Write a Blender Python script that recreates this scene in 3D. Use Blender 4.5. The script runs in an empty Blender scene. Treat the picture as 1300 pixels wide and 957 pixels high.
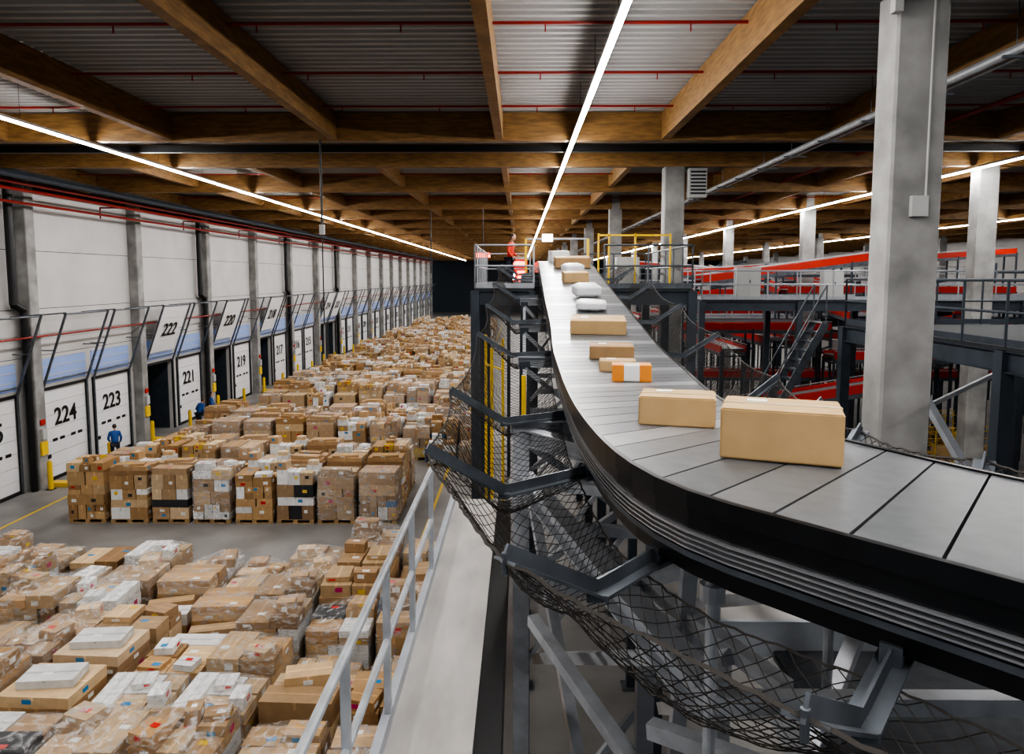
import bpy, bmesh, math, random
from mathutils import Vector, Matrix
random.seed(7)
H=8.0   # eye height above the hall floor; builder z values are relative to eye level
S=bpy.context.scene
COL=S.collection

# ---------------------------------------------------------------- materials
def mat(name,col,rough=.6,metal=0,noise=0.0,nscale=3.0,bump=0,emit=0,stretch=None,col2=None,spec=.5):
    m=bpy.data.materials.new(name); m.use_nodes=True
    nt=m.node_tree; b=nt.nodes['Principled BSDF']
    b.inputs['Base Color'].default_value=(*col,1)
    b.inputs['Roughness'].default_value=rough; b.inputs['Metallic'].default_value=metal
    b.inputs['Specular IOR Level'].default_value=spec
    if emit:
        b.inputs['Emission Color'].default_value=(*col,1); b.inputs['Emission Strength'].default_value=emit
    if noise or bump or col2:
        tc=nt.nodes.new('ShaderNodeTexCoord'); mp=nt.nodes.new('ShaderNodeMapping')
        if stretch: mp.inputs['Scale'].default_value=stretch
        n=nt.nodes.new('ShaderNodeTexNoise'); n.inputs['Scale'].default_value=nscale; n.inputs['Detail'].default_value=6
        nt.links.new(tc.outputs['Object'],mp.inputs['Vector']); nt.links.new(mp.outputs['Vector'],n.inputs['Vector'])
        if noise or col2:
            r=nt.nodes.new('ShaderNodeValToRGB')
            c2=col2 or tuple(max(0,c*(1-noise)) for c in col)
            r.color_ramp.elements[0].position=.35; r.color_ramp.elements[1].position=.68
            r.color_ramp.elements[0].color=(*c2,1)
            r.color_ramp.elements[1].color=(*[min(1,c*(1+noise*.4)) for c in col],1)
            nt.links.new(n.outputs['Fac'],r.inputs['Fac']); nt.links.new(r.outputs['Color'],b.inputs['Base Color'])
        if bump:
            bp=nt.nodes.new('ShaderNodeBump'); bp.inputs['Strength'].default_value=bump; bp.inputs['Distance'].default_value=.02
            nt.links.new(n.outputs['Fac'],bp.inputs['Height']); nt.links.new(bp.outputs['Normal'],b.inputs['Normal'])
    return m
M={}
M['concrete']=mat('concrete_column_mat',(.33,.325,.315),.85,noise=.35,nscale=1.5,bump=.2)
M['floor']=mat('concrete_floor_mat',(.25,.24,.23),.45,noise=.3,nscale=.6,bump=.05)
M['slab']=mat('pale_slab_mat',(.42,.395,.375),.7,noise=.2,nscale=4,stretch=(1,.3,1))
M['deck']=mat('corrugated_roof_mat',(.38,.375,.365),.5,noise=.08,nscale=.5)
M['glulam']=mat('glulam_timber_mat',(.30,.165,.055),.55,nscale=2.5,col2=(.17,.09,.03),stretch=(1,1,6),bump=.1)
M['white']=mat('white_panel_mat',(.52,.51,.50),.5,noise=.08,nscale=.7)
M['door']=mat('door_panel_mat',(.72,.72,.73),.45,noise=.05,nscale=1)
M['blue']=mat('blue_translucent_glow_mat',(.25,.34,.60),.4,emit=.12)  # faint self-glow stands in for light coming through the band
M['black']=mat('black_paint_mat',(.010,.010,.011),.45)
M['rubber']=mat('black_skirt_mat',(.010,.011,.013),.3,noise=.3,nscale=8)
M['steel']=mat('dark_galvanised_mat',(.13,.145,.165),.42,metal=.4,noise=.3,nscale=5)
M['galv']=mat('light_galvanised_mat',(.50,.52,.55),.42,metal=.35,noise=.2,nscale=6)
M['paint']=mat('grey_steel_paint_mat',(.36,.38,.41),.45,metal=.05,noise=.15,nscale=4)
M['navy']=mat('blue_grey_steel_mat',(.05,.064,.083),.55,metal=.1,noise=.2,nscale=3)
M['grating']=mat('dark_grating_mat',(.03,.034,.04),.8,noise=.3,nscale=9)
M['alu']=mat('aluminium_rail_mat',(.55,.56,.58),.3,metal=.8)
M['belt_a']=mat('belt_slat_mat',(.12,.125,.135),.36,noise=.15,nscale=10,metal=.15)
M['belt_b']=mat('belt_slat_light_mat',(.16,.165,.175),.34,noise=.15,nscale=10,metal=.15)
M['belt_c']=mat('belt_slat_bright_mat',(.28,.285,.30),.32,noise=.1,nscale=10,metal=.15)
M['net']=mat('safety_net_mat',(.035,.03,.026),.8)
M['red']=mat('red_pipe_mat',(.28,.022,.015),.4,noise=.15,nscale=3)
M['redc']=mat('red_conveyor_mat',(.52,.028,.012),.4,noise=.1,nscale=2)
M['yellow']=mat('yellow_paint_mat',(.75,.50,.03),.5)
M['wood']=mat('pallet_wood_mat',(.42,.28,.14),.8,noise=.3,nscale=8)
M['card']=mat('cardboard_mat',(.40,.25,.125),.75,noise=.12,nscale=5)
M['card2']=mat('pale_cardboard_mat',(.54,.365,.18),.72,noise=.08,nscale=5)
M['tape']=mat('parcel_tape_mat',(.50,.36,.2),.3)
M['label']=mat('label_mat',(.8,.8,.78),.5)
M['orange']=mat('orange_print_mat',(.75,.27,.04),.5)
M['bag']=mat('white_polybag_mat',(.78,.78,.80),.35,bump=.5,nscale=9)
M['cab']=mat('grey_cabinet_mat',(.45,.45,.44),.5,noise=.05)
M['led']=mat('led_light_mat',(1,.98,.96),.5,emit=140)
M['redlamp']=mat('red_signal_lamp_mat',(1,.07,.02),.5,emit=10)
M['whitelamp']=mat('screen_lamp_mat',(.9,.95,1),.5,emit=5)
M['skin']=mat('skin_mat',(.55,.33,.23),.5); M['hair']=mat('hair_mat',(.05,.03,.02),.6)
M['jacket']=mat('blue_jacket_mat',(.03,.10,.33),.7,noise=.2,nscale=12); M['trouser']=mat('dark_trouser_mat',(.03,.03,.045),.8)
M['jacket_red']=mat('red_jacket_mat',(.65,.06,.03),.7,noise=.2,nscale=12)
M['eye']=mat('eye_mat',(.02,.02,.02),.2); M['lip']=mat('lip_mat',(.4,.15,.12),.5)

def vcolmat():
    m=bpy.data.materials.new('parcel_colour_mat'); m.use_nodes=True; nt=m.node_tree; b=nt.nodes['Principled BSDF']
    a=nt.nodes.new('ShaderNodeAttribute'); a.attribute_name='Col'
    o=nt.nodes.new('ShaderNodeObjectInfo')
    tc=nt.nodes.new('ShaderNodeTexCoord'); n=nt.nodes.new('ShaderNodeTexNoise'); n.inputs['Scale'].default_value=6
    nt.links.new(tc.outputs['Object'],n.inputs['Vector'])
    h=nt.nodes.new('ShaderNodeHueSaturation')
    mr=nt.nodes.new('ShaderNodeMapRange'); mr.inputs['To Min'].default_value=.7; mr.inputs['To Max'].default_value=1.12
    nt.links.new(n.outputs['Fac'],mr.inputs['Value']); nt.links.new(mr.outputs['Result'],h.inputs['Value'])
    ms=nt.nodes.new('ShaderNodeMapRange'); ms.inputs['To Min'].default_value=.9; ms.inputs['To Max'].default_value=1.1
    nt.links.new(o.outputs['Random'],ms.inputs['Value']); nt.links.new(ms.outputs['Result'],h.inputs['Saturation'])
    nt.links.new(a.outputs['Color'],h.inputs['Color']); nt.links.new(h.outputs['Color'],b.inputs['Base Color'])
    b.inputs['Roughness'].default_value=.7
    return m
M['vcol']=vcolmat()
def wrapmat():
    m=bpy.data.materials.new('stretch_film_mat'); m.use_nodes=True; nt=m.node_tree; b=nt.nodes['Principled BSDF']
    out=nt.nodes['Material Output']
    b.inputs['Base Color'].default_value=(.78,.78,.78,1); b.inputs['Roughness'].default_value=.16
    t=nt.nodes.new('ShaderNodeBsdfTransparent'); mx=nt.nodes.new('ShaderNodeMixShader')
    tc=nt.nodes.new('ShaderNodeTexCoord'); mp=nt.nodes.new('ShaderNodeMapping'); mp.inputs['Scale'].default_value=(1,1,2.2); mp.inputs['Rotation'].default_value=(.5,.4,0)
    n=nt.nodes.new('ShaderNodeTexNoise'); n.inputs['Scale'].default_value=5; n.inputs['Detail'].default_value=8; n.inputs['Distortion'].default_value=1.5
    r=nt.nodes.new('ShaderNodeMapRange'); r.inputs['From Min'].default_value=.46; r.inputs['From Max'].default_value=.75; r.inputs['To Min'].default_value=.06; r.inputs['To Max'].default_value=.65
    bp=nt.nodes.new('ShaderNodeBump'); bp.inputs['Strength'].default_value=1.0; bp.inputs['Distance'].default_value=.06
    nt.links.new(tc.outputs['Object'],mp.inputs['Vector']); nt.links.new(mp.outputs['Vector'],n.inputs['Vector'])
    nt.links.new(n.outputs['Fac'],r.inputs['Value']); nt.links.new(r.outputs['Result'],mx.inputs['Fac'])
    nt.links.new(n.outputs['Fac'],bp.inputs['Height']); nt.links.new(bp.outputs['Normal'],b.inputs['Normal'])
    nt.links.new(t.outputs[0],mx.inputs[1]); nt.links.new(b.outputs[0],mx.inputs[2]); nt.links.new(mx.outputs[0],out.inputs['Surface'])
    return m
M['wrap']=wrapmat()

# ---------------------------------------------------------------- builder
class MB:
    def __init__(s): s.v=[];s.f=[];s.m=[];s.c=[];s.mats=[]
    def mi(s,k):
        if k not in s.mats: s.mats.append(k)
        return s.mats.index(k)
    def add(s,vs,fs,k,col=(.5,.5,.5)):
        o=len(s.v); s.v+= [tuple(v) for v in vs]; i=s.mi(k)
        for f in fs: s.f.append([a+o for a in f]); s.m.append(i); s.c.append(col)
    def box(s,c,d,k,rz=0,col=(.5,.5,.5),rot=None):
        R=rot or Matrix.Rotation(rz,3,'Z'); c=Vector(c); x,y,z=[a/2 for a in d]
        vs=[c+R@Vector((sx*x,sy*y,sz*z)) for sz in(-1,1) for sx,sy in((-1,-1),(1,-1),(1,1),(-1,1))]
        s.add(vs,[(3,2,1,0),(4,5,6,7),(0,1,5,4),(1,2,6,5),(2,3,7,6),(3,0,4,7)],k,col)
    def bb(s,x0,x1,y0,y1,z0,z1,k,col=(.5,.5,.5)): s.box(((x0+x1)/2,(y0+y1)/2,(z0+z1)/2),(x1-x0,y1-y0,z1-z0),k,col=col)
    def frame(s,p,q,up=(0,0,1)):
        d=(Vector(q)-Vector(p)); L=d.length; d.normalize(); u=Vector(up)
        if abs(d.dot(u))>.98: u=Vector((0,1,0))
        a=d.cross(u).normalized(); b=a.cross(d).normalized(); return d,a,b,L
    def beam(s,p,q,w,h,k,up=(0,0,1)):
        d,a,b,L=s.frame(p,q,up); R=Matrix((a,d,b)).transposed()
        s.box((Vector(p)+Vector(q))/2,(w,L,h),k,rot=R)
    def ibeam(s,p,q,w,h,k,t=.015):
        d,a,b,L=s.frame(p,q); R=Matrix((a,d,b)).transposed(); c=(Vector(p)+Vector(q))/2
        s.box(c,(t,L,h-2*t),k,rot=R); s.box(c+b*(h/2-t/2),(w,L,t),k,rot=R); s.box(c-b*(h/2-t/2),(w,L,t),k,rot=R)
    def tube(s,p,q,r,k,n=8,cap=True):
        d,a,b,L=s.frame(p,q); p=Vector(p);q=Vector(q)
        vs=[];
        for e in(p,q):
            for i in range(n):
                t=2*math.pi*i/n; vs.append(e+a*math.cos(t)*r+b*math.sin(t)*r)
        fs=[(i,(i+1)%n,n+(i+1)%n,n+i) for i in range(n)]
        if cap: fs+=[tuple(range(n))[::-1],tuple(range(n,2*n))]
        s.add(vs,fs,k)
    def build(s,name,off=(0,0,H),loc=None,parent=None,link=True,smooth=False):
        me=bpy.data.meshes.new(name); me.from_pydata([(v[0]+off[0],v[1]+off[1],v[2]+off[2]) for v in s.v],[],s.f)
        for k in s.mats: me.materials.append(M[k])
        me.polygons.foreach_set('material_index',s.m)
        if smooth: me.polygons.foreach_set('use_smooth',[True]*len(s.f))
        if 'vcol' in s.mats:
            ca=me.color_attributes.new('Col','FLOAT_COLOR','CORNER'); arr=[]
            for p,c in zip(me.polygons,s.c): arr+= [*c,1]*p.loop_total
            ca.data.foreach_set('color',arr)
        me.update()
        if not link: return me
        ob=bpy.data.objects.new(name,me); COL.objects.link(ob)
        if loc: ob.location=loc
        if parent: ob.parent=parent
        return ob
def empty(name,loc=(0,0,0)):
    e=bpy.data.objects.new(name,None); e.location=loc; COL.objects.link(e); return e

FZ=-H
# ---------------------------------------------------------------- room shell
XL=-18.5; XR=46; Y0=-6; Y1=165; DECK=4.2
b=MB(); b.bb(XL-4,XR,Y0,Y1,FZ-.3,FZ,'floor'); b.build('floor')
b=MB()
for x in(-16.6,-3.0): b.bb(x-.05,x+.05,20,120,FZ+.002,FZ+.006,'yellow')
b.build('floor_marking_lines')
# corrugated roof
b=MB(); per=.27; y=Y0; vs=[];fs=[]
prof=[(0,0),(.10,0),(.13,.09),(.24,.09),(.27,0)]
pts=[]
n=int((Y1-Y0)/per)
for i in range(n):
    for j,(dy,dz) in enumerate(prof[:-1]): pts.append((Y0+i*per+dy,DECK+dz))
for (yy,zz) in pts: vs+=[(XL-1,yy,zz),(XR,yy,zz)]
for i in range(len(pts)-1): fs.append((2*i,2*i+2,2*i+3,2*i+1))
b.add(vs,fs,'deck'); b.bb(XL-1,XR,Y0,Y1,DECK+.2,DECK+.3,'deck'); b.build('ceiling')

# dock wall -------------------------------------------------
bays=[3.7+7.5*i for i in range(-1,20)]   # column centres
DT=-4.4
b=MB()
for i in range(len(bays)-1):
    ya,yb=bays[i],bays[i+1]
    d0a,d0b=ya+.75,ya+3.45; d1a,d1b=ya+4.05,ya+6.75
    for (a,c) in((ya,d0a),(d0b,d1a),(d1b,yb)): b.bb(XL-.2,XL,a,c,FZ,DT,'white')
    for z0,z1 in((DT,-3.0),(-3.0,-1.2),(-1.2,1.0),(1.0,3.2)):
        b.bb(XL-.2,XL,ya,yb,z0+.012,z1-.012,'white')
    b.bb(XL-.25,XL-.03,ya,yb,DT,DECK,'black')
    b.bb(XL-.2,XL-.02,ya,yb,3.2,DECK,'navy')  # navy strip paints in the shadow along the wall top
b.build('wall_left')
b=MB(); b.bb(XL-4,XR,Y1,Y1+.3,FZ,DECK+.2,'navy')
b.build('wall_far')
b=MB(); b.bb(XR,XR+.3,Y0,Y1,FZ,DECK+.2,'white'); b.build('wall_right')
def column(name,x,y,w,d,z1,k='concrete'):
    b=MB(); c=.03
    pr=[(-w/2+c,-d/2),(w/2-c,-d/2),(w/2,-d/2+c),(w/2,d/2-c),(w/2-c,d/2),(-w/2+c,d/2),(-w/2,d/2-c),(-w/2,-d/2+c)]
    vs=[(x+p[0],y+p[1],FZ) for p in pr]+[(x+p[0],y+p[1],z1) for p in pr]
    b.add(vs,[(i,(i+1)%8,8+(i+1)%8,8+i) for i in range(8)]+[tuple(range(8))[::-1],tuple(range(8,16))],k)
    return b
for i,y in enumerate(bays):
    b=column('c',XL+.22,y,.45,.5,3.4); b.bb(XL,XL+.4,y-.2,y+.2,3.4,4.15,'glulam')
    b.build('wall_column')
# doors
def door(n,ya,yb,num,opened):
    b=MB(); x=XL-.02; N=7; hh=(DT-FZ)
    b.bb(XL,XL+.06,ya-.1,ya,FZ,DT+.1,'black'); b.bb(XL,XL+.06,yb,yb+.1,FZ,DT+.1,'black'); b.bb(XL,XL+.06,ya-.1,yb+.1,DT,DT+.12,'black')
    b.bb(XL,XL+.03,ya-.1,yb+.1,-4.15,-3.15,'blue')
    for k in range(4): b.bb(XL,XL+.05,ya-.1,yb+.1,-4.2+.35*k,-4.17+.35*k,'white')
    for yy in(ya-.05,yb+.05):
        b.beam((XL+.08,yy,-4.3),(XL+1.15,yy,-1.35),.07,.07,'steel')
        b.beam((XL,yy,-1.45),(XL+1.15,yy,-1.35),.05,.05,'steel')
        b.beam((XL,yy,-2.8),(XL+.62,yy,-2.8),.04,.04,'steel')
        b.beam((XL+.07,yy,FZ),(XL+.07,yy,-4.3),.07,.07,'steel')
    b.tube((XL+1.1,ya-.1,-1.4),(XL+1.1,yb+.1,-1.4),.035,'steel')
    b.tube((XL+.15,ya-.1,-4.0),(XL+.15,yb+.1,-4.0),.04,'steel')
    if not opened:
        for k in range(N): b.bb(x-.06,x,ya,yb,FZ+k*hh/N+.008,FZ+(k+1)*hh/N-.008,'door')
        b.bb(x-.07,x-.05,ya,yb,FZ,DT,'cab')
        for dy in(.5,.95,1.65,2.1): b.bb(x,x+.012,ya+dy,ya+dy+.28,FZ+1.5,FZ+1.62,'black')
        b.bb(x,x+.05,ya+.1,ya+.3,FZ+.9,FZ+1.05,'black')
        b.bb(x,x+.07,ya,yb,FZ,FZ+.12,'black')
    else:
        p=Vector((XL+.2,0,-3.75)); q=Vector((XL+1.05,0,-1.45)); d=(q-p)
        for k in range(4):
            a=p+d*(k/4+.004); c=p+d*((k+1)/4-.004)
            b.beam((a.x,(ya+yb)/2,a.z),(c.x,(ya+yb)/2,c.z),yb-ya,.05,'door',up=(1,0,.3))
        b.bb(XL-3.6,XL-3.5,ya,yb,FZ,DT,'black'); b.bb(XL-3.6,XL-.2,ya-.05,ya,FZ,DT,'navy'); b.bb(XL-3.6,XL-.2,yb,yb+.05,FZ,DT,'navy')  # black back and navy sides paint in the dark of the opening
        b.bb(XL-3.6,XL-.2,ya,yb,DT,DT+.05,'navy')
    ob=b.build('door_%d'%n)
    t=bpy.data.curves.new('door_number','FONT'); t.body=str(num); t.size=.95; t.align_x='CENTER'; t.extrude=.004; t.offset=.016
    t.materials.append(M['black']); to=bpy.data.objects.new('door_number',t); COL.objects.link(to); to.parent=ob
    if not opened:
        to.location=(XL+.002,(ya+yb)/2,FZ+2.15+H); to.rotation_euler=(math.pi/2,0,math.pi/2)
    else:
        zx=Vector((0,1,0)); zy=Vector((d.x,0,d.z)).normalized(); zn=zx.cross(zy)
        to.rotation_euler=Matrix((zx,zy,zn)).transposed().to_euler()
        to.location=(XL+.2+.37*.85+.06,(ya+yb)/2,-3.75+.37*2.3-.02+H)
k=1
start=bays.index(26.2)
for i in range(start-2,len(bays)-1):
    ya=bays[i]; base=224-2*(i-start)
    for (a,c,nn) in((ya+.75,ya+3.45,base),(ya+4.05,ya+6.75,base-1)):
        door(k,a,c,nn,nn in(222,220,218,214,213)); k+=1
def bollard(x,y,h=1.1):
    b=MB(); b.tube((0,0,0),(0,0,h-.06),.09,'yellow',16); b.tube((0,0,h-.06),(0,0,h),.07,'yellow',16); b.box((0,0,.01),(.26,.26,.02),'black')
    b.build('yellow_bollard',off=(0,0,0),loc=(x,y,0))
for y in bays[start-1:start+8]:
    bollard(XL+.75,y-.15); bollard(XL+.75,y+3.75,.9)
b=MB()
for y in bays[start:start+8]: b.bb(XL+.48,XL+1.2,y+.15,y+.55,FZ,FZ+.16,'yellow')
b.build('yellow_kerb_blocks')
b=MB()
for x,z,r,k in((-17.2,3.25,.075,'red'),(-16.9,2.95,.06,'red'),(-17.5,2.6,.05,'red'),(XL+.55,-2.2,.04,'red'),(-17.0,3.6,.05,'steel'),(-16.5,3.36,.12,'navy')):
    b.tube((x,Y0,z),(x,Y1-30,z),r,k)
for i in range(5,60):
    y=i*2.5
    b.beam((XL,y,3.4),(-16.4,y,3.4),.06,.06,'steel'); b.tube((-17.2,y,3.25),(-17.2,y,3.4),.02,'steel',6)
    if i%3==0: b.tube((-16.9,y+.4,2.95),(-17.9,y+.4,2.95),.035,'red',6); b.tube((-17.9,y+.4,2.95),(-17.9,y+.4,2.5),.035,'red',6)
b.build('wall_service_pipes')
b=MB()
for y in(26.2-.9,26.2+15-.9,26.2+30-.9,71-.8):
    b.tube((XL+.3,y,3.2),(XL+.3,y,-1.0),.14,'black',14); b.tube((XL+.3,y,-1.0),(XL+.3,y+.5,-1.2),.14,'black',14); b.tube((XL+.3,y+.5,-1.2),(XL+.3,y+.5,FZ),.12,'black',14)
b.build('black_rain_downpipes')
b=MB()
for y in bays[start:start+9]:
    b.bb(XL+.45,XL+.52,y-.18,y+.18,FZ+1.3,FZ+1.8,'yellow'); b.bb(XL+.45,XL+.55,y-.12,y+.12,FZ+1.9,FZ+2.3,'cab'); b.bb(XL+.45,XL+.5,y-.12,y+.12,FZ+2.45,FZ+2.65,'redc')
b.build('door_control_boxes')

# ---------------------------------------------------------------- roof timber
b=MB()
gird=[-2,18.6,22.9,29.5,36.9,43.2,50.9,57.2,64.9,71.2,78.9,85,93,99,107,120,135,150]
for g in gird[1:]:
    b.bb(XL,XR,g-.12,g+.12,3.48,DECK-.02,'glulam')
b.build('glulam_girders')
b=MB()
for i in range(-4,12):
    x=-.54+4.24*i
    if x<XL+.3: continue
    for j,(a,c) in enumerate(zip(gird[:-1],gird[1:])):
        if j==1: continue
        b.bb(x-.1,x+.1,a+.12,c-.12,3.5 if j==0 else 3.66,DECK-.02,'glulam')
b.build('glulam_purlin_beams')
b=MB()
for g in(20.6,): b.bb(XL,XR,g-.08,g+.08,3.55,3.75,'black')  # black bar filling the gap between the first two girders
b.build('roof_black_bar')
b=MB()
for j in range(0,26):
    y=8.9+2.75*j; b.tube((XL,y,4.02),(XR,y,4.02),.028,'red',6)
    for i in range(-8,14):
        b.tube((i*2.3+.4,y,4.02),(i*2.3+.4,y,3.88),.014,'red',5)
b.tube((10.6,Y0,3.85),(10.6,120,3.85),.06,'red')
b.build('sprinkler_pipes')
# LED strips
for x in(-10.97,1.31,14.2,29.0):
    b=MB(); y=-5.5
    while y<140:
        L=14.96; b.add([(x-.045,y,3.345),(x+.045,y,3.345),(x+.045,y+L,3.345),(x-.045,y+L,3.345)],[(3,2,1,0)],'led')
        b.add([(x-.045,y,3.345),(x-.045,y,3.38),(x-.045,y+L,3.38),(x-.045,y+L,3.345)],[(3,2,1,0)],'led')
        b.add([(x+.045,y,3.345),(x+.045,y,3.38),(x+.045,y+L,3.38),(x+.045,y+L,3.345)],[(0,1,2,3)],'led')
        b.bb(x-.05,x+.05,y-.02,y+L+.02,3.38,3.44,'cab')
        for k in range(5): b.tube((x,y+.3+k*3,3.44),(x,y+.3+k*3,4.2),.006,'black',4)
        y+=15
    b.build('led_light_strip')
b=MB()
b.tube((7.4,Y0,3.38),(7.4,110,3.38),.075,'galv',10); b.tube((7.75,Y0,3.4),(7.75,110,3.4),.03,'galv',6)
for j in range(50): b.box((7.5,j*2.2,3.28),(.6,.05,.04),'steel'); b.tube((7.4,j*2.2,3.4),(7.4,j*2.2,4.2),.01,'steel',5)
b.build('ceiling_conduit')
b=MB()
b.tube((-5.1,18.4,3.5),(-5.1,18.4,1.2),.03,'black'); b.tube((-5.1,18.4,1.2),(-5.1,18.4,-1.2),.015,'black'); b.bb(-5.16,-5.04,18.34,18.46,1.1,1.35,'cab')
b.tube((-4.6,36.9,3.5),(-4.6,36.9,.2),.03,'black')
b.build('hanging_cable')
for x in(4.9,14.8,27,38):
    for j in range(-1,9):
        y=9.2+13.9*j
        if y<0 or (x>20 and j<1): continue
        w=.64
        b=column('c',x,y,w,.5,3.48)
        b.bb(x-.2,x+.2,y-.24,y+.24,3.48,DECK,'concrete')
        if j==0 and x<6:
            b.bb(x-.45,x-.35,y-.42,y-.3,3.15,3.45,'cab'); b.tube((x+.1,y-.28,3.5),(x+.1,y-.28,1.0),.015,'cab',6)
            b.bb(x-.08,x+.12,y-.32,y-.25,.75,1.0,'cab')
        b.build('concrete_column')
b=MB(); b.bb(5.3,5.85,22.6,23.0,2.5,3.4,'cab'); 
for i in range(7): b.bb(5.34,5.81,22.57,22.6,2.6+.11*i,2.65+.11*i,'black')
b.build('wall_mounted_air_unit')

# ---------------------------------------------------------------- main conveyor
ST=[((.55,34,.5),(1.95,34,.5)),((.55,27,.5),(1.95,27,.5)),((.55,21,.47),(1.95,21,.47)),((.53,19,.31),(1.93,19,.31)),((.52,16,-.1),(1.9,16,-.1)),((.5,13,-.47),(1.87,13,-.47)),((.5,11,-.72),(1.85,11,-.72)),
((.46,9.2,-.92),(1.82,9.2,-.92)),((.44,7.3,-.97),(1.77,7.7,-.99)),((.42,5.6,-.94),(1.62,6.1,-.98)),((.44,4.3,-.9),(1.58,5.1,-.95)),((.52,3.4,-.88),(1.63,4.4,-.92)),
((.7,2.88,-.88),(1.77,4.0,-.91)),((1.0,2.5,-.88),(1.97,3.6,-.91)),((1.47,1.98,-.88),(2.3,3.05,-.91)),((2.2,1.15,-.88),(3.02,2.12,-.91)),((3.2,-.05,-.88),(4.0,.92,-.91)),((4.2,-1.3,-.88),(5.0,-.33,-.91))]
def cr(P,n):
    out=[]
    P=[Vector(p) for p in P]; Q=[2*P[0]-P[1]]+P+[2*P[-1]-P[-2]]
    for i in range(1,len(Q)-2):
        for k in range(n):
            t=k/n; a,b_,c,d=Q[i-1:i+3]
            out.append(.5*((2*b_)+(c-a)*t+(2*a-5*b_+4*c-d)*t*t+(3*b_-a-3*c+d)*t**3))
    out.append(P[-1]); return out
NL=cr([s[0] for s in ST],30); NR=cr([s[1] for s in ST],30)
cen=[(a+c)/2 for a,c in zip(NL,NR)]
acc=[0]
for i in range(1,len(cen)): acc.append(acc[-1]+(cen[i]-cen[i-1]).length)
TOT=acc[-1]
def at(s):
    s=max(0,min(TOT-1e-6,s)); lo,hi=0,len(acc)-1
    while hi-lo>1:
        m=(lo+hi)//2
        if acc[m]<=s: lo=m
        else: hi=m
    t=(s-acc[lo])/(acc[hi]-acc[lo]); return NL[lo].lerp(NL[hi],t),NR[lo].lerp(NR[hi],t)
def s_at_leftY(Y):
    best=min(range(len(NL)),key=lambda i:abs(NL[i].y-Y)); return acc[best]
conv=empty('curved_belt_conveyor',(1.2,8,0))
def kid(b,name):
    o=b.build(name); o.parent=conv; o.matrix_parent_inverse=Matrix.Translation(conv.location).inverted(); return o
def edge(s,side,o,dz):
    l,r=at(s); n=(l-r); n.z=0; n.normalize()
    if side=='L': return l+n*o+Vector((0,0,dz))
    return r-n*o+Vector((0,0,dz))
b=MB(); step=.27; s=0; i=0; rnd=random.Random(3)
while s<TOT-step:
    a0,c0=at(s+.006); a1,c1=at(s+step-.006)
    d=Vector((0,0,.04)); k=rnd.choice(['belt_a','belt_a','belt_b']) 
    if i%4==2: k='belt_c' if rnd.random()<.6 else 'belt_b'
    b.add([a0-d,c0-d,c1-d,a1-d,a0,c0,c1,a1],[(0,1,2,3),(7,6,5,4),(0,4,5,1),(1,5,6,2),(2,6,7,3),(3,7,4,0)],k)
    s+=step; i+=1
kid(b,'belt_slats')
def sweep(b,side,prof,k,s0=0,s1=TOT,ds=.2,closed=True):
    n=max(2,int((s1-s0)/ds)); P=len(prof); vs=[];fs=[]
    for i in range(n+1):
        s=s0+(s1-s0)*i/n
        for o,z in prof: vs.append(edge(s,side,o,z))
    for i in range(n):
        for j in range(P if closed else P-1):
            j2=(j+1)%P; fs.append((i*P+j,(i+1)*P+j,(i+1)*P+j2,i*P+j2))
    b.add(vs,fs,k)
def rect(o0,o1,z0,z1): return [(o0,z0),(o1,z0),(o1,z1),(o0,z1)]
b=MB()
for sd in'LR':
    sweep(b,sd,rect(.0,.03,-.07,.010),'rubber')
    sweep(b,sd,rect(-.02,.015,-.24,-.07),'rubber')
    for k in range(4): sweep(b,sd,rect(.015,.035,-.165-.022*k,-.157-.022*k),'alu')
    sweep(b,sd,rect(-.03,.025,-.27,-.245),'steel'); sweep(b,sd,rect(-.07,-.02,-.36,-.23),'rubber')
kid(b,'side_rails')
b=MB(); n=200
vs=[];fs=[]
for i in range(n+1):
    l,r=at(TOT*i/n); vs+=[l-Vector((0,0,.07)),r-Vector((0,0,.07)),l-Vector((0,0,.24)),r-Vector((0,0,.24))]
for i in range(n): a=4*i; c=a+4; fs+=[(a,c,c+1,a+1),(a+2,a+3,c+3,c+2)]
b.add(vs,fs,'rubber'); kid(b,'belt_underside')
# brackets
brk_s=[s_at_leftY(y) for y in(22.3,19.2,16.3,13.3,10.6,6.9,4.6,3.1,2.25,1.1,.1)]
def fac(s):
    Y=at(s)[0].y
    if Y>=4.3: return 1.0
    if Y<=3.0: return .6
    return .6+.4*(Y-3.0)/1.3
OL=.62
def tip(f): return OL*f+.52, -.10-.10*(1-f)
b=MB()
for s in brk_s:
    for sd in'LR':
        w=.055 if at(s)[0].y>4 else .065; f=fac(s); to_,tz=tip(f)
        p0=edge(s,sd,-.35,-.38); p1=edge(s,sd,OL*f,-.43); p2=edge(s,sd,to_,tz)
        b.beam(p0,p1,w*1.7,.012,'steel'); b.beam(p0+Vector((0,0,.03)),p1+Vector((0,0,.03)),.012,.07,'steel')
        b.beam(p1,p2,w*1.7,.012,'steel'); b.beam(p1+Vector((0,0,.03)),p2+Vector((0,0,.03)),.012,.07,'steel')
        b.tube(p2-Vector((0,0,.05)),p2+Vector((0,0,.03)),.012,'steel')
        b.box(p1,(w*1.3,w*1.3,.03),'steel'); 
    l,r=at(s); b.beam(l-Vector((0,0,.38)),r-Vector((0,0,.38)),.07,.1,'steel')
kid(b,'net_brackets')
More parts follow.
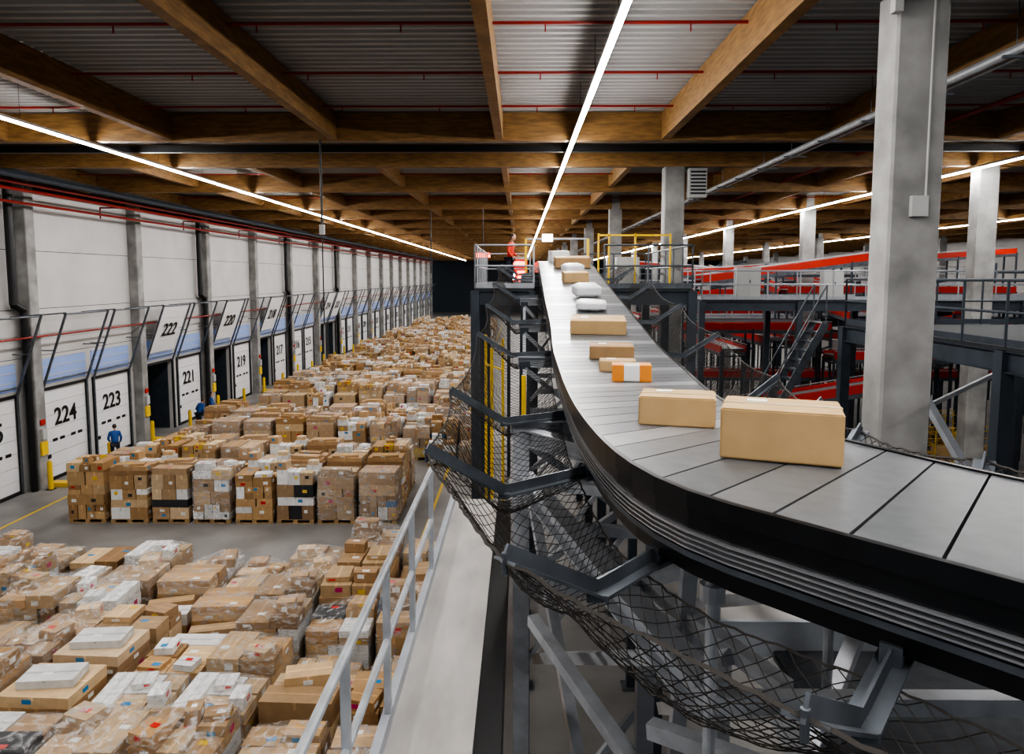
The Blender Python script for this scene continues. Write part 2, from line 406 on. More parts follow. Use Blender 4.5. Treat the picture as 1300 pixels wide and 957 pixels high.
def lerp3(prof,u):
    seg=[0]
    for i in range(1,len(prof)): seg.append(seg[-1]+math.dist(prof[i],prof[i-1]))
    t=u*seg[-1]
    for i in range(1,len(seg)):
        if t<=seg[i]+1e-9:
            f=(t-seg[i-1])/(seg[i]-seg[i-1]); return [prof[i-1][k]+(prof[i][k]-prof[i-1][k])*f for k in(0,1)]
    return prof[-1]
b=MB(); ss=sorted(brk_s); cell=.042
for sd in'LR':
    LEN=.59+.62
    s0,s1=ss[0],ss[-1]; n=int((s1-s0)/cell); mm=int(LEN/cell*.95)
    grid=[]
    rn=random.Random(5)
    for i in range(n+1):
        s=s0+(s1-s0)*i/n; fc=fac(s); to_,tz=tip(fc)
        prof=[(.03,-.45),(OL*fc,-.45),(to_,tz)]
        j=max(k for k in range(len(ss)) if ss[k]<=s+1e-6); 
        if j==len(ss)-1: f=0; span=1
        else: f=(s-ss[j])/(ss[j+1]-ss[j]); span=ss[j+1]-ss[j]
        sg=math.sin(math.pi*f)
        row=[]
        for m_ in range(mm+1):
            u=m_/mm; o,z=lerp3(prof,u)
            belly=math.sin(math.pi*min(1,u*1.05))
            dz=-sg*(.06+.28*belly)*min(1,span/2.2)-.08*belly; do=-sg*.08*u
            row.append(edge(s,sd,o+do+rn.uniform(-.006,.006),z+dz+rn.uniform(-.006,.006)))
        grid.append(row)
    r=.0026
    def seg(p,q,r=r):
        d=(q-p); 
        if d.length<1e-5: return
        b.tube(p,q,r,'net',3,cap=False)
    for i in range(n):
        for m_ in range(mm):
            if (i+m_)%2==0: seg(grid[i][m_],grid[i+1][m_+1])
            else: seg(grid[i+1][m_],grid[i][m_+1])
        seg(grid[i][mm],grid[i+1][mm],.008); seg(grid[i][0],grid[i+1][0],.006)
kid(b,'safety_netting')
# support trestles
b=MB()
for Y in(6.85,10.6,13.3,16.3,19.2,22.3):
    l,r=at(s_at_leftY(Y)); xa,xb=(l.x-.42,r.x+.3); zt=l.z-.5
    for x in(xa,xb):
        b.beam((x,Y,FZ),(x,Y,zt),.16,.16,'galv' if Y<8 else 'navy'); b.box((x,Y,FZ+.01),(.35,.35,.02),'steel')
    b.ibeam((xa-.1,Y,zt),(xb+.1,Y,zt),.14,.16,'paint')
    b.beam((xa,Y,-3.0),(xb,Y,zt-.1),.07,.07,'paint'); b.beam((xb,Y-.05,-3.0),(xa,Y-.05,zt-.1),.07,.07,'paint')
    b.beam((xa,Y,-3.1),(xb,Y,-3.1),.12,.14,'paint'); b.beam((xa,Y,-6),(xb,Y,-3.2),.07,.07,'paint')
for a,c in((6.85,10.6),(10.6,13.3),(13.3,16.3),(16.3,19.2),(19.2,22.3)):
    la=at(s_at_leftY(a))[0]; lc=at(s_at_leftY(c))[0]
    for dx in(-.42,1.7):
        b.beam((la.x+dx,a,-3.1),(lc.x+dx,c,-3.1),.1,.14,'paint')
        b.beam((la.x+dx,a,-3.0),(lc.x+dx,c,lc.z-.6),.06,.06,'paint')
b.ibeam((.05,6.85,-2.0),(.9,3.2,-2.0),.16,.18,'paint'); b.ibeam((1.9,6.85,-2.0),(2.6,3.2,-2.0),.16,.18,'paint')
b.ibeam((.05,6.85,-1.55),(1.6,5.0,-1.55),.14,.16,'galv')
for p,q in(((.05,6.8,-2.0),(1.4,4.6,-1.5)),((.3,5.8,-2.1),(1.9,5.6,-2.1)),((.9,3.2,-2.0),(2.6,3.2,-2.0)),((.3,5.8,-2.0),(1.3,3.3,-2.0)),((.6,4.4,-2.0),(2.2,5.4,-2.0)),
    ((.15,5.9,-3.3),(1.1,3.6,-2.0)),((.45,4.9,-3.6),(.1,6.6,-2.0)),((1.0,4.0,-1.4),(.9,4.2,-4.5)),((1.7,3.4,-2.2),(1.1,5.2,-3.3)),((2.0,4.4,-2.0),(1.0,6.6,-3.2)),
    ((.1,5.2,-2.6),(1.0,3.0,-2.9)),((.7,3.6,-2.4),(2.1,2.4,-2.2)),((1.2,3.1,-2.0),(1.6,2.2,-2.9))):
    b.beam(p,q,.085,.085,'galv')
for x,y in((.9,3.2),(2.6,3.2),(1.9,4.2),(1.35,4.7)):
    b.tube((x,y,-3.2),(x,y,-1.3),.03,'galv',12); b.tube((x,y,-1.5),(x,y,-1.42),.06,'galv',12); b.tube((x,y,-2.9),(x,y,-2.86),.1,'steel',12)
kid(b,'support_trestles')

# ---------------------------------------------------------------- parcels on belt
def carton(name,loc,size,rz,k='card2',extra=None):
    b=MB(); x,y,z=size
    bm=bmesh.new(); bmesh.ops.create_cube(bm,size=1); bmesh.ops.scale(bm,vec=size,verts=bm.verts); bmesh.ops.bevel(bm,geom=bm.edges[:],offset=.008,segments=2,affect='EDGES')
    bm.verts.index_update(); b.add([v.co+Vector((0,0,z/2)) for v in bm.verts],[[v.index for v in f.verts] for f in bm.faces],k); bm.free()
    b.bb(-x/2*.99,x/2*.99,-.025,.025,z,z+.002,'tape'); b.bb(-x/2-.002,-x/2,-.025,.025,z*.6,z,'tape'); b.bb(x/2,x/2+.002,-.025,.025,z*.6,z,'tape')
    b.bb(-x*.3,-x*.3+.10,.05,.05+min(.07,y*.3),z,z+.003,'label')
    b.box((0,-.0,z+.001),(x*.96,.003,.002),'black')
    if extra:
        b.bb(-x/2-.002,-x*.2,-y/2-.003,y/2+.003,.0,z+.003,extra); b.bb(x*.2,x/2+.002,-y/2-.003,y/2+.003,.0,z+.003,extra)
    o=b.build(name,off=(0,0,0)); o.location=loc; o.rotation_euler=(0,0,rz); return o
def beltz(x,y):
    best=1e9;z=0
    for i in range(0,len(NL),2):
        for t in(0,.25,.5,.75,1):
            p=NL[i].lerp(NR[i],t); d=(p.x-x)**2+(p.y-y)**2
            if d<best: best=d;z=p.z
    return z
def onbelt(o,tilt=True):
    x,y=o.location.x,o.location.y; z=beltz(x,y); 
    if y>6:
        sl=math.atan((beltz(x,y+.8)-beltz(x,y-.8))/1.6); 
        R=Matrix.Rotation(sl,3,'X')@Matrix.Rotation(o.rotation_euler.z,3,'Z'); o.rotation_euler=R.to_euler()
    o.location.z=z+H+.006
for (x,y,sx,sy,sz,rz,k,ex) in((1.32,3.55,.56,.40,.25,-.35,'card2',None),(1.0,4.45,.46,.34,.18,-.25,'card2',None),(1.06,6.7,.36,.26,.15,-.12,'label','orange'),(1.03,7.45,.38,.3,.11,-.1,'card2',None),
    (1.10,8.5,.52,.42,.15,-.1,'card',None),(1.14,10.4,.80,.5,.20,-.08,'card2',None),(1.24,16.0,.55,.4,.22,.1,'card2',None),(1.35,18.6,.9,.6,.26,.05,'card',None),(1.1,20.2,.5,.4,.3,.3,'label',None)):
    onbelt(carton('cardboard_parcel',(x,y,0),(sx,sy,sz),rz,k,ex))
def polybag(x,y,sx,sy,sz,rz):
    bm=bmesh.new(); bmesh.ops.create_cube(bm,size=1); bmesh.ops.subdivide_edges(bm,edges=bm.edges[:],cuts=6,use_grid_fill=True)
    rn=random.Random(x*100+y)
    for v in bm.verts:
        px,py,pz=v.co*2
        k=(1-abs(px)**8)*(1-abs(py)**8); k=max(k,.55)
        v.co=Vector((px*sx/2*(1-.06*py*py),py*sy/2*(1-.06*px*px),(pz*.5*k+.5)*sz+rn.uniform(-.008,.008)))
    zm=min(v.co.z for v in bm.verts)
    for v in bm.verts: v.co.z-=zm
    me=bpy.data.meshes.new('white_poly_mailer'); bm.to_mesh(me); bm.free(); me.materials.append(M['bag'])
    for p in me.polygons:p.use_smooth=True
    o=bpy.data.objects.new('white_poly_mailer',me); COL.objects.link(o); o.location=(x,y,0); o.rotation_euler=(0,0,rz); onbelt(o)
polybag(1.28,13.7,.5,.45,.26,.2); polybag(1.22,12.2,.52,.4,.17,-.1); polybag(1.3,17.6,.5,.4,.2,.3)

# ---------------------------------------------------------------- railings & platforms
def railing(b,p,q,h=1.1,sp=1.2,k='galv',r=.024,toe=True,rails=(1,.52)):
    p=Vector(p);q=Vector(q); L=(q-p).length; n=max(1,round(L/sp))
    for t in rails: b.tube(p+Vector((0,0,h*t)),q+Vector((0,0,h*t)),r,k,8)
    for i in range(n+1):
        a=p.lerp(q,i/n); b.tube(a,a+Vector((0,0,h)),r,k,8)
    if toe: b.beam(p+Vector((0,0,.07)),q+Vector((0,0,.07)),.008,.12,k)
b=MB(); b.bb(-.86,-.30,.8,9.4,-3.12,-3.0,'slab')
b.bb(-.92,-.86,.8,9.4,-3.3,-2.9,'paint'); b.bb(-.30,-.12,.8,9.4,-3.4,-3.02,'black')  # black strip colours in the dark gap beside the slab
for y in(2.0,5.2,9.0):
    b.bb(-.84,-.68,y-.08,y+.08,FZ,-3.12,'paint'); b.bb(-.48,-.32,y-.08,y+.08,FZ,-3.12,'paint'); b.bb(-.9,-.2,y-.08,y+.08,-3.3,-3.12,'paint')
b.build('elevated_walkway')
b=MB(); 
for t in(1.1,.6): b.tube((-.88,.9,-3+t),(-.88,6.9,-3+t),.025,'galv',10)
for y in(1.2,2.3,3.4,4.5,5.6,6.85): b.beam((-.88,y,-2.9),(-.88,y,-1.9),.045,.045,'galv')
b.build('galvanised_handrail')
b=MB(); b.bb(1.1,4.4,6.0,6.8,-3.12,-3.0,'slab'); b.bb(1.1,4.4,5.94,6.0,-3.3,-2.98,'paint')
b.bb(.3,4.6,.2,3.6,-3.3,-3.22,'grating'); b.bb(2.2,4.6,3.6,5.9,-3.3,-3.22,'grating')  # dark deck added so the area under the curve reads black
for x in(1.2,4.3):
    for y in(.4,3.5,6.5): b.beam((x,y,FZ),(x,y,-3.3),.16,.16,'paint')
for i in range(14): b.bb(.3,4.6,.3+i*.24,.32+i*.24,-3.22,-3.19,'steel')
b.ibeam((.3,2.0,-2.6),(4.5,2.0,-2.6),.16,.2,'paint'); b.ibeam((2.3,5.2,-2.4),(4.6,3.2,-2.4),.16,.2,'paint'); b.beam((1.2,3.4,-3.2),(3.2,5.9,-2.2),.1,.1,'galv')
b.build('platform_added_dark_deck')

def platform(name,x0,x1,y0,y1,z,rail='NSEW',k='navy',sp=4.0,railk='paint',legs=True):
    b=MB(); b.bb(x0,x1,y0,y1,z-.06,z,'grating')
    for x in(x0,x1): b.ibeam((x,y0,z-.24),(x,y1,z-.24),.16,.36,k)
    for y in(y0,y1): b.ibeam((x0,y,z-.24),(x1,y,z-.24),.16,.36,k)
    if 'W' in rail: railing(b,(x0,y0,z),(x0,y1,z),k=railk)
    if 'E' in rail: railing(b,(x1,y0,z),(x1,y1,z),k=railk)
    if 'S' in rail: railing(b,(x0,y0,z),(x1,y0,z),k=railk)
    if 'N' in rail: railing(b,(x0,y1,z),(x1,y1,z),k=railk)
    if legs:
        nx=max(1,round((x1-x0)/sp)); ny=max(1,round((y1-y0)/sp))
        for i in range(nx+1):
            for j in range(ny+1):
                x=x0+(x1-x0)*i/nx; y=y0+(y1-y0)*j/ny
                b.beam((x,y,FZ),(x,y,z-.06),.22,.22,k)
            for j in range(1,ny): b.beam((x0,y0+(y1-y0)*j/ny,z-.2),(x1,y0+(y1-y0)*j/ny,z-.2),.16,.26,k)
    return b.build(name)
platform('steel_access_platform',-1.15,.35,18.2,25,-.28,'WSN','navy',3.4)
platform('steel_access_platform',2.15,4.4,18.2,25,-.28,'ESN','navy',3.4,'steel')
platform('steel_mezzanine',8.05,13.6,6.0,17.6,-1.15,'WN','navy',5.8,'navy')
platform('steel_mezzanine',6.9,14.3,27,30.5,-.85,'SNW','navy',4.4,'paint')
platform('steel_mezzanine',15.3,26.5,27,30.5,-.85,'SN','navy',4.4,'paint')
platform('steel_mezzanine',7.5,30,38,41,-2.2,'SN','navy',5,'paint')
platform('steel_mezzanine',16.5,26,17,22,-1.6,'SNW','navy',4.5,'navy')
platform('steel_mezzanine',7,34,53,56,-.3,'SN','navy',6,'paint')
b=MB()
b.beam((8.05,15.2,-1.5),(8.05,11.9,-4.0),.14,.14,'paint'); b.beam((8.05,9.0,-1.5),(8.05,11.7,-4.0),.14,.14,'paint')
b.beam((8.1,17.5,-4.2),(13.5,17.5,-1.5),.1,.1,'paint')
b.build('steel_diagonal_brace')
b=MB(); 
p1=Vector((8.0,18.6,-1.2)); p0=Vector((5.9,18.6,-5.2))
for dy in(0,.8):
    b.beam(p0+Vector((0,dy,0)),p1+Vector((0,dy,0)),.04,.2,'steel'); b.tube(p0+Vector((0,dy,1)),p1+Vector((0,dy,1)),.022,'steel')
    for t in(0,.33,.66,1): q=p0.lerp(p1,t)+Vector((0,dy,0)); b.tube(q,q+Vector((0,0,1)),.02,'steel')
for i in range(17): q=p0.lerp(p1,i/16); b.box((q.x,q.y+.4,q.z),(.22,.8,.025),'navy')
b.bb(4.9,6.0,18.5,19.5,-5.26,-5.2,'navy')
for x in(5.0,5.9):
    for y in(18.6,19.4): b.beam((x,y,FZ),(x,y,-5.26),.1,.1,'navy')
b.build('steel_staircase')
def cabinet(x,y,z,w,d,h):
    b=MB(); b.bb(-w/2,w/2,-d/2,d/2,.08,h,'cab'); b.bb(-w/2+.03,w/2-.03,-d/2+.03,d/2-.03,0,.08,'black')
    b.bb(-w/2+.02,-.005,-d/2-.015,-d/2,.1,h-.02,'cab'); b.bb(.005,w/2-.02,-d/2-.015,-d/2,.1,h-.02,'cab'); b.bb(.03,.06,-d/2-.04,-d/2-.015,h*.5,h*.6,'black')
    b.build('control_cabinet',off=(0,0,0),loc=(x,y,z+H))
cabinet(9.1,28.6,-.85,.95,.4,1.25); cabinet(12.6,28.9,-.85,.8,.4,1.1); cabinet(3.3,22,-.28,.7,.4,.9); cabinet(12.9,16.5,-1.15,.8,.5,1.2)

# red sorter conveyors
def redconv(p,q,w=1.1,legs=3.5):
    b=MB(); p=Vector(p);q=Vector(q); d=(q-p).normalized(); a=d.cross(Vector((0,0,1))).normalized()
    b.beam(p,q,w,.06,'belt_a')
    for s_ in(-1,1): b.beam(p+a*s_*w/2,q+a*s_*w/2,.06,.30,'redc'); b.beam(p+a*s_*(w/2+.04)+Vector((0,0,.22)),q+a*s_*(w/2+.04)+Vector((0,0,.22)),.03,.04,'alu'); b.beam(p+a*s_*w/2-Vector((0,0,.24)),q+a*s_*w/2-Vector((0,0,.24)),.05,.16,'steel')
    n=max(1,int((q-p).length/legs))
    for i in range(n+1):
        c=p.lerp(q,i/n)
        for s_ in(-1,1): e=c+a*s_*w/2; b.beam((e.x,e.y,FZ),(e.x,e.y,e.z-.1),.08,.08,'navy')
        b.beam(c+a*w/2-Vector((0,0,.3)),c-a*w/2-Vector((0,0,.3)),.08,.08,'navy')
    b.build('red_sorter_conveyor')
for p,q in(((8.5,34,-.1),(19,34,1.3)),((9,44,.2),(30,44,1.6)),((9.5,31.5,-3.2),(9.5,64,-3.2)),((11.6,31.5,-2.8),(11.6,64,-2.8)),((8,47,-2.6),(30,47,-1.4)),((13.6,31.2,-3.4),(30,31.2,-3.4)),
    ((16.7,31,-3.0),(16.7,70,-3.0)),((19,25.5,-4.2),(34,25.5,-4.2)),((19,32,-1.5),(34,35.5,.2)),((20,60,.4),(9,60,1.2)),((21,31,-2.2),(21,60,.6)),((28,28,.1),(38,28,.6)),((8.5,35.7,-4.8),(26,35.7,-4.8)),((7.2,66,-1),(7.2,100,-1)),((28,24.5,-1.2),(35,33,.8)),
    ((8,25.5,-4.6),(14,25.5,-3.6)),((7,32.5,-2.2),(14,32.5,-2.2)),((13,35.2,-.6),(24,35.2,-.6)),((8.5,49.8,-1.0),(24,49.8,-1.0)),((18.5,23.8,-3.4),(30,23.8,-2.4)),((15.9,33,-1.8),(15.9,58,.8))):
    redconv(p,q)
b=MB(); rn=random.Random(11)
for i in range(70):
    x=rn.uniform(7.5,32); y=rn.uniform(31,62); z=rn.uniform(-5,.6)
    if min(abs(y-37),abs(y-50.9))<.6: continue
    b.beam((x,y,z),(x+rn.uniform(2,6),y,z+rn.choice([0,0,.8])),.1,.14,rn.choice(['steel','navy','paint'])); b.beam((x,y,FZ),(x,y,z+.6),.1,.1,'navy')
    if i%3==0: b.box((x+1,y,z+.35),(.7,.4,.5),'cab')
b.build('sorter_steel_framework')
def rollcage(x,y,k='yellow'):
    b=MB(); w,d,h=.8,.7,1.7
    for sx in(-w/2,w/2):
        for sy in(-d/2,d/2): b.tube((sx,sy,.12),(sx,sy,h),.022,k,6); b.tube((sx,sy-.02,.06),(sx,sy+.02,.06),.06,'black',10)
        for t in(.3,.7,1.1,1.5): b.tube((sx,-d/2,t),(sx,d/2,t),.018,k,5)
    for t in(.3,.6,.9,1.2,1.5,1.7): b.tube((-w/2,d/2,t),(w/2,d/2,t),.018,k,5)
    b.bb(-w/2,w/2,-d/2,d/2,.12,.16,k); b.bb(-w*.4,w*.3,-d*.4,d*.4,.16,.6,'card'); b.bb(-w*.3,w*.4,-d*.4,d*.3,.6,.95,'card2')
    b.build('yellow_roll_cage',off=(0,0,0),loc=(x,y,0))
for x,y in((17.6,29.4),(18.6,29.2),(19.6,29.5),(18.2,33.2),(19.2,33.4),(20.2,33.1),(13.3,23.4),(12.2,23.4),(17.2,22.8),(18.2,22.7),(11.2,18.9),(12.3,18.8),(10.1,19.0),(9.9,22.3),(11,22.6),(15.4,19.5),(15.4,18.2)): rollcage(x,y)

# gantry at top of incline
b=MB()
for x in(.2,2.3): b.beam((x,24.2,-.28),(x,24.2,1.3),.08,.08,'yellow')
b.beam((.2,24.2,1.3),(2.3,24.2,1.3),.06,.06,'paint'); b.bb(.75,1.1,24.1,24.16,1.2,1.45,'whitelamp')
for x in(2.25,2.55,3.3,4.3): b.beam((x,20.5,-.28),(x,20.5,1.25),.05,.05,'yellow')
b.beam((2.25,20.5,1.2),(4.3,20.5,1.2),.05,.05,'yellow')
b.build('yellow_safety_gantry')
b=MB()
b.bb(-.5,.3,28,29,-.5,.7,'redc'); b.bb(-.45,.25,27.96,28,.45,.62,'redlamp'); b.bb(-.4,-.2,27.95,28,-.1,.2,'whitelamp'); b.bb(-.1,.2,27.94,28,-.15,.25,'redlamp')
b.bb(-.6,.4,27.9,29.1,.7,.8,'cab'); 
for x in(-.45,.25):
    for y in(28.05,28.95): b.beam((x,y,FZ),(x,y,-.5),.12,.12,'navy')
b.build('scanner_machine')
b=MB(); b.bb(-2.2,-1.5,35.9,36,1.0,1.22,'redlamp'); b.tube((-1.85,35.95,1.2),(-1.85,35.95,3.5),.02,'black'); b.build('exit_sign_hanging')
b=MB()
for x,y in((.05,9.0),(-.35,14.5),(-.75,15.5),(-.5,12.5)): b.tube((x,y,-3.05),(x,y,-1.25),.03,'yellow'); b.tube((x,y,FZ),(x,y,-3.05),.03,'yellow')
b.tube((-.35,14.5,-1.4),(-.75,15.5,-1.4),.025,'yellow'); b.tube((-.35,14.5,-1.9),(-.75,15.5,-1.9),.025,'yellow')
b.build('yellow_guard_posts')

# ---------------------------------------------------------------- pallets
TONES=[(.43,.27,.135),(.50,.33,.18),(.35,.215,.11),(.55,.38,.21),(.45,.295,.155),(.60,.44,.27),(.39,.25,.13)]
LAB=[(.8,.8,.78)]*5+[(.62,.05,.04),(.75,.5,.03),(.55,.04,.16),(.05,.25,.5)]
def pbox(b,cx,cy,z,x,y,h,rn,rz=0,wh=.17):
    t=rn.random()
    col=rn.choice(TONES)
    if t<wh: col=(.78,.78,.77)
    elif t<wh+.018: col=(.04,.04,.045)
    elif t<wh+.025: col=(.08,.2,.4)
    elif t<wh+.032: col=(.65,.45,.05)
    j=rn.uniform(.8,1.15); col=tuple(c*j for c in col)
    b.box((cx,cy,z+h/2),(x,y,h),'vcol',rz,col)
    R=Matrix.Rotation(rz,3,'Z'); C=Vector((cx,cy,z))
    tp=tuple(min(.9,c*1.35) for c in col) if t>=wh else tuple(c*.75 for c in col)
    def q(px,py,pz,dx,dy,dz,c): b.box(C+R@Vector((px,py,pz)),(dx,dy,dz),'vcol',rz,c)
    if x>y: q(0,0,h+.0015,x*.98,.045,.003,tp)
    else: q(0,0,h+.0015,.045,y*.98,.003,tp)
    if rn.random()<.75: q(rn.uniform(-.25,.25)*x,rn.uniform(-.28,.28)*y,h+.003,min(.15,x*.35),min(.10,y*.3),.003,rn.choice(LAB))
    for sy in(-1,1):
        if rn.random()<.6: q(rn.uniform(-.25,.25)*x,sy*(y/2+.002),h*rn.uniform(.4,.65),min(.15,x*.3),.003,min(.10,h*.4),rn.choice(LAB+[(.05,.05,.05)]))
        q(0,sy*(y/2+.001),h*.84,.045,.003,h*.3,tp)
    for sx in(-1,1):
        if rn.random()<.5: q(sx*(x/2+.002),rn.uniform(-.2,.2)*y,h*.5,.003,min(.14,y*.35),min(.1,h*.4),rn.choice(LAB))
def pallet(seed,wrap,ht,lowp=False):
    rn=random.Random(seed); b=MB(); W,D=1.2,1.0
    for y in(-.45,0,.45):
        b.bb(-.6,.6,y-.05,y+.05,0,.022,'wood')
        for x in(-.53,0,.53): b.bb(x-.07,x+.07,y-.05,y+.05,.022,.1,'wood')
    for x in(-.53,0,.53): b.bb(x-.07,x+.07,-.5,.5,.1,.122,'wood')
    for i in range(6): y=-.44+.176*i; b.bb(-.6,.6,y-.06,y+.06,.122,.144,'wood')
    z=.146; wh=rn.choice([.03,.08,.14,.35])
    while z<ht-.2:
        h=min(rn.uniform(.24,.5),ht-z); 
        if ht-z-h<.12: h=ht-z
        last=(z+h>ht-.2)
        nx=rn.choice([1,2,2,3]) if lowp else rn.choice([1,2,2,3,3,4]); xs=sorted([0,1]+[(i+rn.uniform(-.15,.15))/nx for i in range(1,nx)])
        for a,c in zip(xs[:-1],xs[1:]):
            ny=rn.choice([1,2,2]) if lowp else rn.choice([1,2,2,3]); ys=sorted([0,1]+[(i+rn.uniform(-.12,.12))/ny for i in range(1,ny)])
            for e,f in zip(ys[:-1],ys[1:]):
                sub=rn.choice([1,1,2]) if h>.3 else 1
                hh=h*(rn.uniform(.55,1.15) if last else 1)
                for k in range(sub):
                    x0=-W/2+W*a;x1=-W/2+W*c;y0=-D/2+D*e;y1=-D/2+D*f
                    ins=rn.uniform(.004,.04)
                    pbox(b,(x0+x1)/2+rn.uniform(-.014,.014),(y0+y1)/2+rn.uniform(-.014,.014),z+hh*k/sub,(x1-x0)-ins,(y1-y0)-ins,hh/sub-.004,rn,rn.uniform(-.03,.03),wh)
                if last and rn.random()<.45 and (x1-x0)>.3:
                    w=(x1-x0)*rn.uniform(.55,.9);d=(y1-y0)*rn.uniform(.5,.85);h2=rn.uniform(.06,.26)
                    pbox(b,(x0+x1)/2,(y0+y1)/2,z+hh+.002,w,d,h2,rn,rn.uniform(-.3,.3),wh)
        z+=h
    pts=[v for v in b.v if v[2]>.12]
    me=b.build('pallet_load',off=(0,0,0),link=False)
    if wrap:
        bm=bmesh.new()
        for p in pts[::1]: bm.verts.new((p[0]*1.02,p[1]*1.02,p[2]+.01))
        r=bmesh.ops.convex_hull(bm,input=bm.verts); 
        bmesh.ops.delete(bm,geom=list({e for e in r['geom_interior'] if isinstance(e,bmesh.types.BMVert)}),context='VERTS')
        bmesh.ops.dissolve_limit(bm,angle_limit=.1,verts=bm.verts,edges=bm.edges)
        bmesh.ops.triangulate(bm,faces=bm.faces)
        bmesh.ops.subdivide_edges(bm,edges=bm.edges[:],cuts=3,use_grid_fill=True)
        rn2=random.Random(seed)
        for v in bm.verts: v.co+=Vector((rn2.uniform(-.012,.012),rn2.uniform(-.012,.012),rn2.uniform(-.02,.012)))
        bm2=bmesh.new(); bm2.from_mesh(me); me.materials.append(M['wrap']); wi=len(me.materials)-1
        bm.verts.index_update(); nv=[bm2.verts.new(v.co) for v in bm.verts]
        for f in bm.faces:
            try:
                nf=bm2.faces.new([nv[v.index] for v in f.verts]); nf.material_index=wi; nf.smooth=True
            except ValueError: pass
        bm2.to_mesh(me); bm2.free(); bm.free()
    return me
tall=[pallet(100+i,i%2!=0,1.4+.17*(i%5)) for i in range(15)]
far=[pallet(400+i,False,1.35+.17*(i%5)) for i in range(10)]
low=[pallet(200+i,i%5<3,[.95,1.2,1.45,1.65,1.1,1.3,1.55][i%7],True) for i in range(24)]
field=empty('palletised_parcels',(-9,30,0))
def block(y0,y1,x0,x1,pool,dx=1.34,dy=1.14,jit=.03,rn=random.Random(21),miss=.03,ry=.03):
    y=y0
    while y<y1:
        x=x1-rn.uniform(0,.1)
        while x>x0:
            if rn.random()>miss:
                o=bpy.data.objects.new('pallet_load',rn.choice(pool)); COL.objects.link(o); o.parent=field
                o.location=(x+rn.uniform(-jit,jit)+9,y+rn.uniform(-jit,jit)-30,0); o.rotation_euler=(0,0,rn.choice([0,math.pi])+rn.uniform(-ry,ry))
            x-=dx
        y+=dy
block(6.2,17.6,-14.5,-2.1,low,dx=1.36,dy=1.2,jit=.04,miss=.02,ry=.05)
block(22.9,27.5,-15.3,-4.6,tall,dx=1.36,dy=1.2,miss=.0)
block(31.0,35.0,-15.2,-4.5,tall,dx=1.4,dy=1.2,jit=.06)
block(39.5,47,-15.2,-4.2,tall,dx=1.4,dy=1.2,jit=.08)
block(50,58.5,-15.2,-4.2,far,dx=1.4,dy=1.25,jit=.1)
block(62,73,-15.2,-4.2,far,dx=1.45,dy=1.3,jit=.1)
block(77,90,-15,-4.2,far,dx=1.45,dy=1.3,jit=.1)
block(94,112,-14.5,-4.2,far,dx=1.45,dy=1.3,jit=.1)
block(30,34,-3.5,-1.9,low)

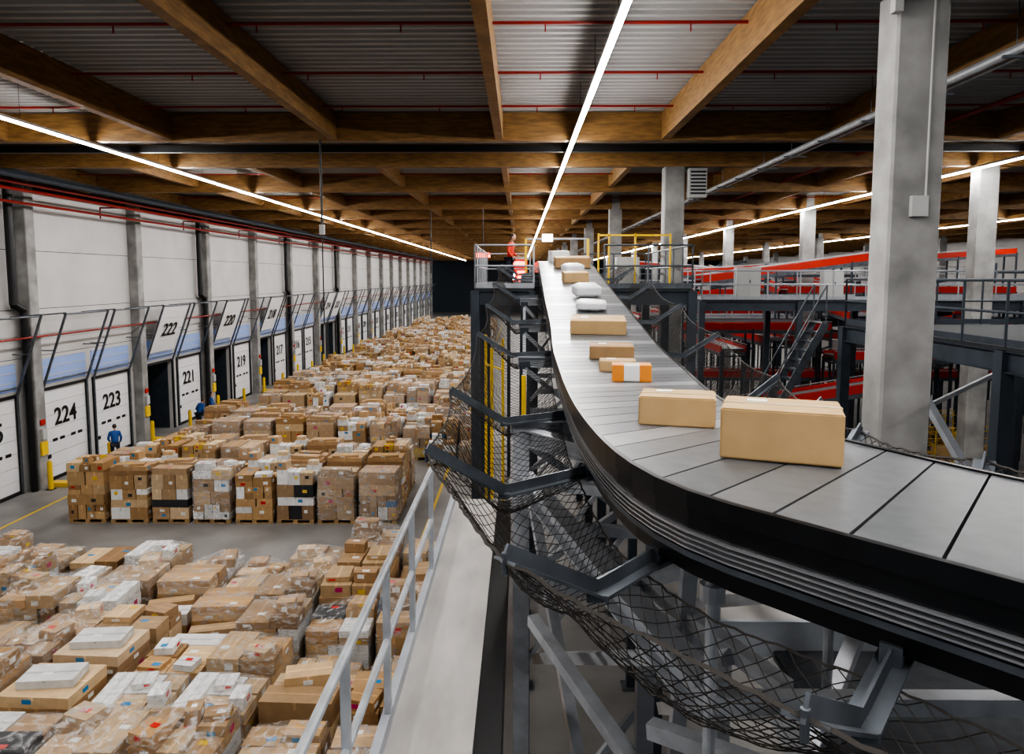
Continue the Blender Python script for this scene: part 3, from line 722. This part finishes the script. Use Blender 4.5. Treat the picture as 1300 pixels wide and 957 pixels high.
# ---------------------------------------------------------------- workers
def skin(name,V,E,R,k,parent,sub=1):
    me=bpy.data.meshes.new(name); me.from_pydata(V,E,[]); me.materials.append(M[k])
    o=bpy.data.objects.new(name,me); COL.objects.link(o); o.parent=parent
    m=o.modifiers.new('skin','SKIN'); m.use_smooth_shade=True
    for i,sv in enumerate(me.skin_vertices[0].data):
        r=R[i]; sv.radius=(r,r) if not isinstance(r,tuple) else r
        sv.use_root=(i==0)
    s_=o.modifiers.new('sub','SUBSURF'); s_.levels=sub; s_.render_levels=sub+0
    return o
def worker(x,y,rz,bend=0.0,z=0,jk='jacket'):
    w=empty('warehouse_worker',(x,y,z)); w.rotation_euler=(0,0,rz)
    def B(p):
        px,py,pz=p
        if pz<.95 or bend==0: return p
        a=bend; dz=pz-.95; return (px,py*math.cos(a)+dz*math.sin(a),.95+dz*math.cos(a)-py*math.sin(a))
    skin('trousers',[(0,0,.95),(.1,0,.88),(.12,.02,.5),(.12,-.01,.1),(-.1,0,.88),(-.11,.06,.5),(-.11,.0,.1)],[(0,1),(1,2),(2,3),(0,4),(4,5),(5,6)],[(.15,.12),.095,.07,.055,.095,.07,.055],'trouser',w)
    for sx in(-.11,.12): skin('shoe',[(sx,-.05,.05),(sx,.06,.045),(sx,.17,.035)],[(0,1),(1,2)],[.05,.048,.035],'black',w)
    T=[(0,0,.93),(0,0,1.08),(0,0,1.28),(0,0,1.42),(0,.0,1.49),(.17,0,1.41),(.24,.0,1.16),(.20,.17,.99),(-.17,0,1.41),(-.25,-.01,1.15),(-.19,.18,1.03)]
    wr=[B(T[7]),B(T[10])]
    skin('jacket',[B(p) for p in T],[(0,1),(1,2),(2,3),(3,4),(3,5),(5,6),(6,7),(3,8),(8,9),(9,10)],[(.165,.12),(.155,.115),(.17,.12),(.12,.1),.07,.07,.053,.042,.07,.053,.042],jk,w)
    skin('neck',[B((0,0,1.46)),B((0,.01,1.56))],[(0,1)],[.055,.052],'skin',w)
    hc=Vector(B((0,.02,1.645)))
    def ball(name,c,s,k,seg=16):
        bm=bmesh.new(); bmesh.ops.create_uvsphere(bm,u_segments=seg,v_segments=seg//2+2,radius=1)
        for v in bm.verts:
            co=v.co.copy()
            if name=='head' and co.z<0: co.x*=1-.25*abs(co.z); co.y*=1-.12*abs(co.z)
            v.co=Vector((co.x*s[0],co.y*s[1],co.z*s[2]))+Vector(c)
        me=bpy.data.meshes.new(name); bm.to_mesh(me); bm.free(); me.materials.append(M[k])
        for p in me.polygons:p.use_smooth=True
        o=bpy.data.objects.new(name,me); COL.objects.link(o); o.parent=w
    ball('head',hc,(.077,.095,.118),'skin'); ball('hair',hc+Vector((0,-.018,.028)),(.083,.094,.103),'hair')
    ball('nose',hc+Vector((0,.098,-.01)),(.012,.018,.022),'skin',8); ball('mouth',hc+Vector((0,.086,-.05)),(.024,.008,.006),'lip',8)
    for sx in(-1,1): ball('eye',hc+Vector((sx*.03,.086,.012)),(.011,.008,.007),'eye',8); ball('ear',hc+Vector((sx*.078,0,-.005)),(.012,.02,.03),'skin',8)
    for c,sx in zip(wr,(1,-1)):
        c=Vector(c); skin('palm',[c,c+Vector((0,.05,-.02)),c+Vector((0,.09,-.035))],[(0,1),(1,2)],[.026,(.022,.038),(.018,.04)],'skin',w)
        for i,l in enumerate((.065,.075,.07,.055)):
            p=c+Vector((0,.09,-.035))+Vector((0,.004,(.028-.018*i)*1)); skin('finger',[p,p+Vector((-sx*.004,l*.5,-.01)),p+Vector((-sx*.02,l*.85,-.03))],[(0,1),(1,2)],[.009,.0085,.007],'skin',w)
        p=c+Vector((0,.04,.015)); skin('thumb',[p,p+Vector((-sx*.03,.03,.015)),p+Vector((-sx*.04,.06,.005))],[(0,1),(1,2)],[.011,.01,.008],'skin',w)
worker(-16.9,38.2,-1.2); worker(-16.8,36.4,-.4,.45); worker(-17.3,29.6,.5,.2)
worker(-.35,24.3,-1.9,.15,z=H-.28,jk='jacket_red')  # guessed figure, added in red where only a red glow is known

# ---------------------------------------------------------------- camera, light
cam=bpy.data.cameras.new('camera'); co=bpy.data.objects.new('camera',cam); COL.objects.link(co); S.camera=co
cam.sensor_width=36; cam.sensor_fit='HORIZONTAL'; cam.lens=900/1300*36; cam.shift_y=-45.5/1300; cam.clip_end=400; cam.clip_start=.05
co.location=(0,0,H); co.rotation_euler=(math.radians(90-5.14),0,math.radians(.64))
w=bpy.data.worlds.new('world'); S.world=w; w.use_nodes=True
w.node_tree.nodes['Background'].inputs[0].default_value=(.86,.92,1,1); w.node_tree.nodes['Background'].inputs[1].default_value=.22
S.view_settings.look='AgX - High Contrast'
